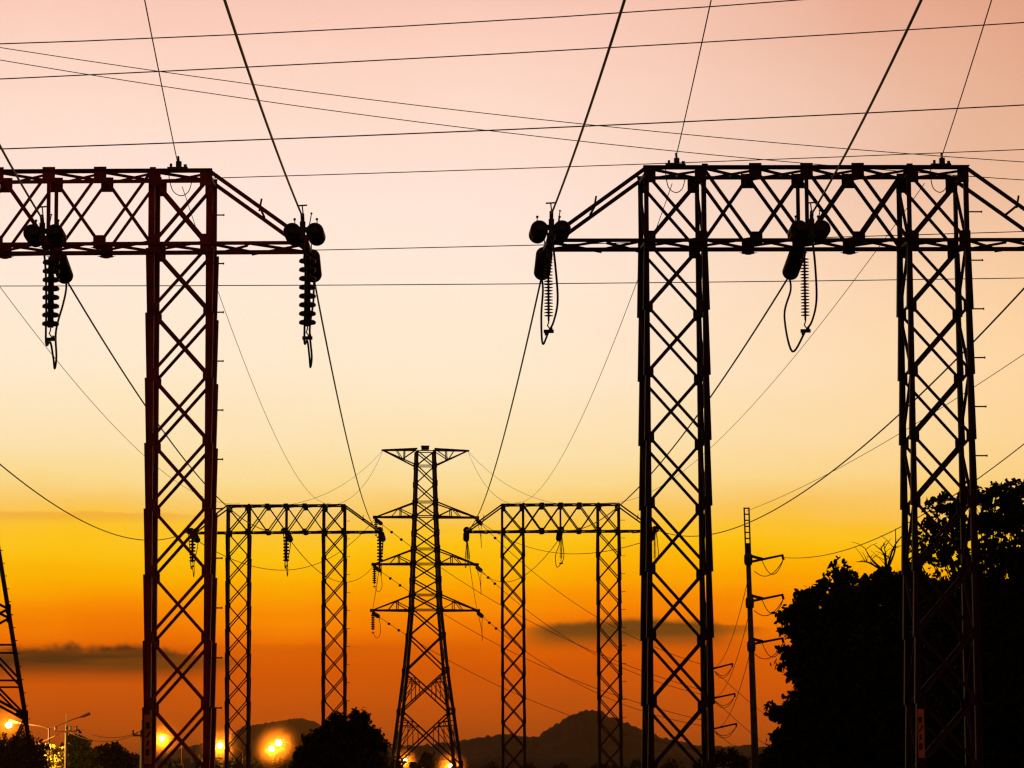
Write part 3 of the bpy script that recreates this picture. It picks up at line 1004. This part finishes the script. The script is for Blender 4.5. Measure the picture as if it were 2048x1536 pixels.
# ------------------------------------------------------------------ tower cut by the left edge
YE = 112.0
me_ = YE / F
cpx = -150
zE = lambda py: at(0, py, YE).z
hwE = lambda z: float(np.interp(z, [0.0, zE(1536), zE(1100), zE(300)], [(75 - cpx + 18) * me_, (75 - cpx) * me_, (0 - cpx) * me_, (-135 - cpx) * me_]))
tw = thing('transmission_tower', 'steel pylon cut off by the left edge, its slanting leg beside the street lamp', 'pylon', (at(cpx - 9, 1400, YE).x, YE, 0), None, R(8.1))
pm = MB(); legs = [MB() for _ in range(4)]
levE = [zE(y) for y in (300, 520, 720, 900, 1070, 1226, 1435)] + [0.0]
lattice_body(pm, levE, hwE, legs, lambda z: 0.13, lambda z: 0.085, open_foot=True)
for sx in (-1, 1):
    for sy in (-1, 1):
        za, zb_ = zE(1435), zE(1500)
        pm.bar((sx * hwE(za), sy * hwE(za), za), (sx * (hwE(za) - 0.45), sy * hwE(za), zb_), 0.06, 0.05, (0, 1, 0))
        pm.bar((sx * (hwE(za) - 0.45), sy * hwE(za), zb_), (sx * hwE(0.3), sy * hwE(0.3), 0.3), 0.06, 0.05, (0, 1, 0))
for y in (1297, 1367):
    z = zE(y); w_ = hwE(z)
    for a, b in (((-1, -1), (1, -1)), ((1, -1), (1, 1)), ((1, 1), (-1, 1)), ((-1, 1), (-1, -1))):
        pm.bar((a[0] * w_, a[1] * w_, z), (b[0] * w_, b[1] * w_, z), 0.09, 0.06, (0, 0, 1))
    for s in (-1, 1):
        for sx in (-1, 1):
            z2 = zE(y + 68); w2 = hwE(z2)
            pm.bar((sx * w_ * 0.72, s * w_, z), (sx * w2, s * w2, z2), 0.07, 0.05, (0, 1, 0))
            pm.bar((sx * w_ * 0.78, s * w_, z), (sx * w_ * 0.78, s * w2, z2), 0.05, 0.05, (0, 1, 0))
pm.bar((hwE(zE(1435)), -hwE(zE(1435)), zE(1434)), (hwE(zE(1435)) - 0.35, -hwE(zE(1435)), zE(1433)), 0.09, 0.09, (0, 0, 1))
bo = pm.build('tower_body', FAR, tw)
for lm in legs:
    lm.build('tower_leg', FAR, bo)
z = zE(1110)
while z > 1.2:
    b = MB(); x = hwE(z)
    b.tube([(x, -x, z), (x + 0.13, -x, z)], 0.014, 6)
    b.build('step_bolt', FAR, bo)
    z -= 0.42

# ------------------------------------------------------------------ small poles and lamps in the distance
YS = 290.0


def small_pole(label, px, ytop, yarm, half):
    p = at(px, ytop, YS)
    t = thing('utility_pole', label, 'utility pole', (p.x, YS, 0), 'small crossarm poles')
    za = at(px, yarm, YS).z
    m = MB(); m.tube([(0, 0, 0), (0, 0, za + 0.5)], 0.20, 8, 0.13); m.tube([(0, 0, za + 0.5), (0, 0, p.z)], 0.05, 6)
    m.build('pole_shaft', CONC, t)
    m = MB(); m.box((0, -0.16, za), (2 * half, 0.12, 0.16))
    ca = m.build('crossarm', DARK, t)
    for x in (-half * 0.95, half * 0.4, half * 0.92):
        q = MB(); q.lathe([(0.05, 0.08), (0.12, 0.16), (0.13, 0.36), (0.06, 0.46)], 8, (x, -0.16, za))
        q.build('pin_insulator', PORC, ca)
    return Vector((p.x, YS - 0.16, za + 0.4))


sA = small_pole('small crossarm pole among the trees beside the double lamp post', 133, 1428, 1463, 0.95)
sB = small_pole('small crossarm pole just left of the red gantry column', 284, 1440, 1471, 0.75)
for k, x in enumerate((-0.3, 0.5)):
    wire('power_line', ('upper' if k else 'lower') + ' slack wire between the two small crossarm poles', 'power line', 'wires between the small poles',
         sag_pts(sA + Vector((0.4 + x * 0.5, 0, -0.45 * (1 - k))), sB + Vector((-0.2 + x * 0.4, 0, -0.2 * (1 - k))), 0.75, 24), 0.03, THIN)
wire('power_line', 'slack wire from the small crossarm pole out to the left edge', 'power line', None, sag_pts(sA + Vector((-0.6, 0, -0.6)), at(-60, 1515, YS), 0.5, 16), 0.03, THIN)


def lamp_light(p, energy, parent, color=(1.0, 0.34, 0.035)):
    l = bpy.data.lights.new('lamp_glow', 'POINT')
    l.energy = energy
    l.color = color
    l.shadow_soft_size = 0.25
    o = bpy.data.objects.new('lamp_glow', l)
    COL.objects.link(o)
    o.parent = parent
    o.location = p
    return o


_b = MB()
for _i in range(1):
    prof = [(0.02, -1.0)] + [(math.sin(math.pi * k / 8), -math.cos(math.pi * k / 8)) for k in range(1, 8)] + [(0.02, 1.0)]
    _b.lathe(prof, 12)
BULB = mesh_of(_b, 'bulb', SODIUM)
LAMPS = []


def street_lamp(label, px, py, Y, size_px, energy, armx=2.2, lit=True):
    p = at(px, py, Y)
    t = thing('street_lamp', label, 'street lamp', (p.x + armx, Y + 0.4, 0), 'lit street lamps')
    h = p.z
    m = MB(); m.tube([(0, 0, 0), (0, 0, h - 0.6)], 0.11, 8, 0.06); m.build('pole', FAR, t)
    m = MB(); m.tube(spline([(0, 0, h - 0.6), (-armx * 0.4, -0.15, h - 0.1), (-armx * 0.9, -0.4, h + 0.12)], 5), 0.045, 6); m.build('arm', FAR, t)
    m = MB(); r = size_px / F * Y
    m.hexa([(-armx - 0.35, -0.6, h + 0.06 + r), (-armx + 0.4, -0.6, h + 0.06 + r), (-armx + 0.4, -0.2, h + 0.06 + r), (-armx - 0.35, -0.2, h + 0.06 + r),
            (-armx - 0.25, -0.5, h + 0.2 + r), (-armx + 0.4, -0.5, h + 0.22 + r), (-armx + 0.4, -0.3, h + 0.22 + r), (-armx - 0.25, -0.3, h + 0.2 + r)])
    hd = m.build('lamp_head', CONC, t)
    b = child('bulb', BULB, hd, (-armx, -0.4, h)); b.scale = (r, r, r * 0.9)
    lamp_light((-armx, -0.4 - r * 1.6, h - r * 0.5), energy, t)
    LAMPS.append((p, size_px, label))
    return t


YD = 290.0
# double-arm lamp post: left head lit, right head dark
pj = at(98, 1456, YD)
dl = thing('street_lamp', 'double-arm lamp post beside the bright bush, left head lit and right head dark', 'street lamp', (pj.x, YD, 0))
m = MB(); m.tube([(0, 0, 0), (0, 0, pj.z)], 0.12, 8, 0.075); m.build('pole', FAR, dl)
for ex, ey, dark in ((18, 1443, False), (180, 1429, True)):
    e = at(ex, ey, YD) - Vector((pj.x, YD, 0))
    m = MB(); m.tube(spline([(0, 0, pj.z - 0.1), (e.x * 0.15, 0, pj.z + 0.12), (e.x * 0.55, 0, pj.z + (e.z - pj.z) * 0.6), (e.x * 0.8, 0, pj.z + (e.z - pj.z) * 0.85)], 6), 0.055, 6); m.build('arm', FAR, dl)
    m = MB(); a = Vector((e.x * 0.76, 0, pj.z + (e.z - pj.z) * 0.8)); b = e + Vector((0, 0, 0.12))
    m.bar(a, b, 0.26, 0.16, (0, 0, 1)); m.bar(a.lerp(b, 0.25), b, 0.2, 0.24, (0, 0, 1), ob=-0.03)
    hd = m.build('lamp_head', FAR, dl)
    if not dark:
        bb = child('bulb', BULB, hd, e + Vector((0, -0.1, -0.3))); bb.scale = (0.27, 0.27, 0.24)
        lamp_light(e + Vector((0, -1.2, -0.7)), 17000, dl, (1.0, 0.50, 0.08))
        LAMPS.append((at(18, 1443, YD), 5.2, 'lit head of the double-arm lamp post'))
street_lamp('bright street lamp seen through the red column bracing', 324, 1477, 380, 5.5, 5200)
street_lamp('bright street lamp half behind the right leg of the red column', 440, 1491, 330, 6, 4200)
street_lamp('small dim street lamp just above the one behind the red column', 455, 1469, 520, 3, 500)
street_lamp('upper one of two overlapping street lamps left of the round bush', 557, 1486, 300, 6.5, 3000)
street_lamp('lower one of two overlapping street lamps left of the round bush', 543, 1498, 310, 6, 2600)
street_lamp('small street lamp under the left leg of the central pylon', 810, 1521, 420, 4, 3000)
street_lamp('street lamp low beside the right leg of the central pylon', 902, 1533, 360, 5, 4200)
pp = at(388, 1493, 210)
t = thing('lamp_post', 'thin pale post standing inside the red column bracing', 'post', (pp.x, 210, 0))
m = MB(); m.tube([(0, 0, 0), (0, 0, pp.z - 0.3)], 0.085, 8, 0.065); m.build('pole', PALE, t)
m = MB(); m.tube([(0, 0, pp.z - 0.3), (0, 0, pp.z)], 0.05, 8, 0.03); m.build('cap', PALE, t)


# ------------------------------------------------------------------ trees
def leaves(name, blobs, size, count, mat, parent, seed, flat=0.75):
    """leaf sprays through the crown volume: blobs = (centre, radius, density)"""
    r = np.random.RandomState(seed)
    C = np.array([b[0] for b in blobs], float); Rr = np.array([b[1] for b in blobs], float)
    wgt = Rr ** 2 * np.array([b[2] for b in blobs], float); wgt = wgt / wgt.sum()
    k = 12
    ncl = max(8, count // k)
    which = r.choice(len(blobs), ncl, p=wgt)
    d = r.normal(size=(ncl, 3)); d /= np.linalg.norm(d, axis=1)[:, None]
    rad = (r.rand(ncl) ** 0.45) * (0.70 + 0.60 * r.rand(ncl) ** 2)
    cc = C[which] + d * (rad * Rr[which])[:, None] * np.array([1, 1, flat])
    # each spray: leaves round a short drooping twig
    tw = r.normal(size=(ncl, 3)) * np.array([1, 1, 0.6]); tw /= np.linalg.norm(tw, axis=1)[:, None]
    t = r.rand(ncl, k) * 2 - 1
    spread = size * (1.0 + 1.3 * r.rand(ncl))
    cen = cc[:, None, :] + tw[:, None, :] * (t * spread[:, None])[:, :, None] * 1.3 + r.normal(size=(ncl, k, 3)) * size * 0.55
    cen = cen.reshape(-1, 3)
    n = len(cen)
    a = r.normal(size=(n, 3)); a /= np.linalg.norm(a, axis=1)[:, None]
    b = r.normal(size=(n, 3)); b -= a * (a * b).sum(1)[:, None]; b /= np.linalg.norm(b, axis=1)[:, None]
    L = size * (0.65 + 0.6 * r.rand(n)); Wd = L * (0.45 + 0.2 * r.rand(n))
    v = np.empty((n, 6, 3))
    v[:, 0] = cen - a * L[:, None]
    v[:, 1] = cen + b * Wd[:, None] * 0.85 - a * (L * 0.45)[:, None]
    v[:, 2] = cen + b * Wd[:, None] * 0.8 + a * (L * 0.35)[:, None]
    v[:, 3] = cen + a * L[:, None]
    v[:, 4] = cen - b * Wd[:, None] * 0.8 + a * (L * 0.35)[:, None]
    v[:, 5] = cen - b * Wd[:, None] * 0.85 - a * (L * 0.45)[:, None]
    me = bpy.data.meshes.new(name)
    me.vertices.add(n * 6); me.loops.add(n * 6); me.polygons.add(n)
    me.vertices.foreach_set('co', v.reshape(-1).astype(np.float32))
    me.loops.foreach_set('vertex_index', np.arange(n * 6, dtype=np.int32))
    me.polygons.foreach_set('loop_start', np.arange(0, n * 6, 6, dtype=np.int32))
    me.update(calc_edges=True)
    me.materials.append(mat)
    o = bpy.data.objects.new(name, me)
    COL.objects.link(o)
    if parent is not None:
        o.parent = parent
    return o


def tree(label, px, Y, blobs_px, leaf_px, count, seed, name='broadleaf_tree', cat='tree', group=None, mat=None, flat=0.9, trunk_px=12, depth=0.6):
    """blobs_px: (px, py, radius px) of the leaf masses, spread in depth as they are in width"""
    r = random.Random(seed)
    s = Y / F
    base = at(px, 1500, Y); base.z = 0
    t = thing(name, label, cat, base, group)
    bl = []
    for bx, by, br, *dn in blobs_px:
        p = at(bx, by, Y) - base
        p.y += r.uniform(-1, 1) * br * s * depth
        bl.append((tuple(p), br * s, dn[0] if dn else 1.0))
    m = MB()
    top = max(b[0][2] for b in bl)
    low = min(b[0][2] for b in bl)
    fork = max(0.35 * top, 0.6)
    m.tube(spline([(0, 0, 0), (0.02 * top, 0, fork * 0.5), (0, 0.02, fork)], 5), trunk_px * s * 0.5, 8, trunk_px * s * 0.38)
    for c, rr, dn in bl:
        mid = Vector((c[0] * 0.4, c[1] * 0.4, fork + (c[2] - fork) * 0.55 if c[2] > fork else fork * 0.8))
        m.tube(spline([(0, 0, fork * 0.85), mid, c], 5), trunk_px * s * 0.24, 6, trunk_px * s * 0.05)
        for k in range(3):
            e = Vector(c) + Vector((r.uniform(-1, 1), r.uniform(-1, 1), r.uniform(-0.3, 1))) * rr * 0.75
            m.tube([Vector(c).lerp(mid, 0.2), e], trunk_px * s * 0.06, 5, trunk_px * s * 0.02)
    m.build('trunk', BARK, t)
    leaves('crown', bl, leaf_px * s, count, mat or LEAF, t, seed, flat)
    return t


G = 'dark trees at the right'
tree('dark rounded tree in front of the ladder-topped pole, lower at its left side', 1680, 84,
     [(1682, 1142, 24, 0.8), (1700, 1160, 22, 0.7), (1668, 1172, 28, 0.8), (1640, 1183, 24, 0.8), (1622, 1195, 26, 0.8), (1606, 1216, 30, 0.9), (1585, 1232, 22, 0.7), (1566, 1238, 14, 0.7), (1600, 1255, 36),
      (1640, 1240, 44), (1690, 1210, 46), (1740, 1185, 36, 0.7), (1780, 1180, 40, 0.7), (1655, 1290, 60, 1.3), (1720, 1260, 76, 1.3), (1690, 1340, 100, 1.6), (1790, 1260, 80, 1.2),
      (1605, 1310, 34), (1575, 1308, 20, 0.8), (1592, 1338, 30, 0.9), (1566, 1330, 14, 0.6), (1610, 1365, 34), (1622, 1400, 34), (1650, 1440, 80, 1.6), (1585, 1420, 28, 0.9), (1556, 1424, 18, 0.8), (1580, 1440, 24), (1600, 1490, 56, 1.3),
      (1556, 1478, 16, 0.8), (1575, 1500, 34), (1575, 1540, 46, 1.2), (1720, 1470, 120, 1.6), (1640, 1550, 100, 1.5), (1540, 1520, 18, 0.8), (1780, 1400, 110, 1.4)], 7.0, 64000, 11, group=G)
tree('dark spreading tree behind the two columns of the near right gantry', 1830, 97,
     [(1765, 1158, 22, 0.7), (1795, 1152, 20, 0.7), (1730, 1178, 26, 0.7), (1830, 1160, 34, 0.7), (1800, 1190, 50, 0.8), (1860, 1185, 46, 0.7), (1900, 1220, 70), (1850, 1240, 70), (1790, 1290, 90, 1.2), (1860, 1340, 110, 1.4),
      (1800, 1500, 140, 1.5), (1900, 1450, 120, 1.5), (1950, 1330, 100, 1.4), (1840, 1120, 16, 0.5)],
     7.0, 48000, 12, group=G)
tree('tallest dark tree at the right edge, sky showing through its crown', 1975, 90,
     [(1868, 1012, 20, 0.6), (1890, 1000, 18, 0.6), (1858, 1040, 16, 0.5), (1905, 1020, 26, 0.7), (1935, 990, 22, 0.7), (1960, 1000, 26, 0.7), (1990, 985, 22, 0.7), (2012, 998, 26, 0.7), (2040, 982, 24, 0.7), (2075, 985, 40, 0.8),
      (1838, 1064, 14, 0.5), (1846, 1090, 22, 0.6), (1830, 1108, 12, 0.5), (1880, 1062, 30, 0.6), (1920, 1058, 36, 0.7), (1970, 1048, 42, 0.75), (2025, 1045, 50, 0.8), (1880, 1110, 36, 0.55), (1930, 1112, 40, 0.55), (1990, 1110, 50, 0.65), (2050, 1120, 66, 0.8),
      (1960, 1170, 60, 0.8), (2110, 1130, 90, 0.9), (2020, 1200, 70, 1.0), (1935, 1250, 90, 1.2), (2040, 1280, 110, 1.5), (2010, 1400, 130, 1.6), (2120, 1300, 110, 1.2), (2090, 1450, 130, 1.5), (1980, 1520, 120, 1.5)],
     7.0, 62000, 13, group=G)
# leafless tree
def bare_tree(label, px, Y, tips, fork, seed):
    r = random.Random(seed)
    base = at(px, 1500, Y); base.z = 0
    t = thing('bare_tree', label, 'tree', base)
    m = MB(); tw_ = MB()
    f = at(fork[0], fork[1], Y) - base
    m.tube(spline([(0, 0, 0), (f.x * 0.4, 0, f.z * 0.5), f], 6), 0.12, 8, 0.07)
    for tx, ty in tips:
        e = at(tx, ty, Y) - base
        e.y += r.uniform(-0.6, 0.6)
        mid = Vector(f).lerp(e, 0.5) + Vector((r.uniform(-0.12, 0.12), 0, r.uniform(-0.05, 0.15)))
        P_ = spline([f, mid, e], 8)
        m.tube(P_, 0.035, 6, 0.009)
        for k in range(6):
            q = P_[r.randint(4, len(P_) - 1)]
            dv = Vector((r.uniform(-0.55, 0.5), r.uniform(-0.4, 0.4), r.uniform(0.05, 0.6))) * r.uniform(0.35, 0.8)
            tw_.tube([q, q + dv * 0.5 + Vector((0, 0, 0.03)), q + dv], 0.011, 5, 0.005)
    m.build('trunk', BARK, t)
    tw_.build('twigs', BARK, t)


bare_tree('leafless tree with thin twigs rising between the dark trees', 1775, 92, [(1727, 1098), (1745, 1092), (1768, 1085), (1790, 1058), (1712, 1124), (1812, 1062)], (1772, 1146), 4)

G2 = 'trees along the bottom edge'
tree('round dark bush hiding the foot of the distant left gantry', 690, 140,
     [(690, 1468, 34), (672, 1440, 15, 0.7), (655, 1452, 12, 0.6), (712, 1436, 14, 0.7), (728, 1434, 12, 0.7), (722, 1452, 16), (712, 1470, 26), (640, 1474, 20, 0.8), (622, 1486, 18, 0.8), (648, 1490, 26), (742, 1462, 12, 0.7), (752, 1472, 12, 0.7), (745, 1485, 24), (766, 1490, 10, 0.7), (610, 1512, 22), (690, 1520, 52), (640, 1532, 42), (735, 1536, 36), (600, 1545, 22)],
     4.2, 26000, 21, group=G2)
tree('dark feathery tree at the left edge under the lit lamp', 40, 285,
     [(10, 1500, 30), (45, 1488, 26), (70, 1500, 26), (30, 1525, 40), (75, 1535, 30), (-20, 1520, 40)], 4.0, 9000, 22, group=G2)
tree('flat-topped dark tree behind the crossarm pole', 150, 310,
     [(150, 1478, 16), (165, 1490, 20), (140, 1498, 18), (175, 1508, 24), (145, 1520, 26), (170, 1535, 30)], 4.0, 5000, 23, group=G2, flat=0.6)
tree('wide low dark tree left of the red column', 225, 320,
     [(205, 1502, 16), (225, 1498, 16), (240, 1506, 18), (215, 1518, 26), (255, 1518, 22), (275, 1525, 20), (195, 1530, 26), (240, 1540, 30), (290, 1538, 20)], 4.0, 6000, 24, group=G2, flat=0.6)
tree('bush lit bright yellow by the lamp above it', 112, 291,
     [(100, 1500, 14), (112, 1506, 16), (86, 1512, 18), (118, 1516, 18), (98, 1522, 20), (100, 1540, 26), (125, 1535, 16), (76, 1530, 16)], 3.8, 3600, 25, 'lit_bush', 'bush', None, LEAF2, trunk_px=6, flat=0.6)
tree('low dark shrubs below the pair of overlapping lamps', 470, 330,
     [(400, 1530, 16), (430, 1528, 14), (470, 1532, 18), (510, 1534, 14), (560, 1533, 16), (590, 1530, 12), (350, 1534, 16)], 3.5, 3000, 26, 'shrub', 'shrub', G2, trunk_px=4)
tree('low dark treetops behind the feet of the central pylon', 850, 380,
     [(760, 1520, 24), (790, 1528, 20), (850, 1515, 12), (862, 1530, 18), (830, 1540, 18), (900, 1545, 16)], 3.2, 4000, 27, group=G2, trunk_px=5)
tree('low dark treetops between the far gantry and the near right column', 1180, 420,
     [(1060, 1545, 20), (1120, 1540, 16), (1200, 1542, 22), (1270, 1538, 18), (1340, 1536, 20), (980, 1545, 20)], 3.2, 3500, 28, group=G2, trunk_px=5)
tree('low ragged bushes at the foot of the ladder-topped pole', 1480, 170,
     [(1440, 1520, 16), (1465, 1512, 10), (1480, 1530, 22), (1530, 1528, 18), (1410, 1535, 18), (1540, 1505, 10)], 4.0, 3500, 29, 'shrub', 'shrub', G2, trunk_px=5)


# ------------------------------------------------------------------ air
def volume_material(name, col, density, aniso, radial=None):
    m = bpy.data.materials.new(name)
    m.use_nodes = True
    t = m.node_tree
    t.nodes.clear()
    o = t.nodes.new('ShaderNodeOutputMaterial')
    v = t.nodes.new('ShaderNodeVolumePrincipled')
    v.inputs['Color'].default_value = (*col, 1)
    v.inputs['Density'].default_value = density
    v.inputs['Anisotropy'].default_value = aniso
    t.links.new(v.outputs[0], o.inputs['Volume'])
    if radial:
        co = t.nodes.new('ShaderNodeTexCoord')
        ln = t.nodes.new('ShaderNodeVectorMath'); ln.operation = 'LENGTH'
        t.links.new(co.outputs['Object'], ln.inputs[0])
        mr = t.nodes.new('ShaderNodeMapRange'); mr.interpolation_type = 'SMOOTHERSTEP'
        mr.inputs[1].default_value = 1.0; mr.inputs[2].default_value = 0.0
        mr.inputs[3].default_value = 0.0; mr.inputs[4].default_value = 1.0
        t.links.new(ln.outputs['Value'], mr.inputs[0])
        pw = t.nodes.new('ShaderNodeMath'); pw.operation = 'POWER'; pw.inputs[1].default_value = 1.7
        ml = t.nodes.new('ShaderNodeMath'); ml.operation = 'MULTIPLY'; ml.inputs[1].default_value = density
        t.links.new(mr.outputs[0], pw.inputs[0]); t.links.new(pw.outputs[0], ml.inputs[0])
        t.links.new(ml.outputs[0], v.inputs['Density'])
    return m


m = MB0(); m.box((0, 3150, 100), (7200, 7100, 202))
hz = m.build('haze', volume_material('haze_air', (1.0, 0.50, 0.08), 4.0e-5, 0.6))
hz['kind'] = 'stuff'

# added ball of scatter makes each lamp's halo; the lamp inside lights it
_s = MB0()
_s.lathe([(0.01, -1.0)] + [(math.sin(math.pi * k / 14), -math.cos(math.pi * k / 14)) for k in range(1, 14)] + [(0.01, 1.0)], 24)
HALO = mesh_of(_s, 'halo_ball', volume_material('lamp_halo', (1.0, 0.60, 0.14), 0.085, 0.0, True))
THINHALO = HALO.copy()
THINHALO.materials[0] = volume_material('thin_lamp_halo', (1.0, 0.50, 0.10), 0.016, 0.0, True)
for p, spx, lab in LAMPS:
    o = bpy.data.objects.new('halo_ball', THINHALO if 'double-arm' in lab else HALO)
    COL.objects.link(o)
    o.location = p
    o.scale = (spx * 9.5 / F * p.y,) * 3
    o['kind'] = 'stuff'
    o['label'] = 'added orange halo round the ' + ' '.join(lab.split()[:9])
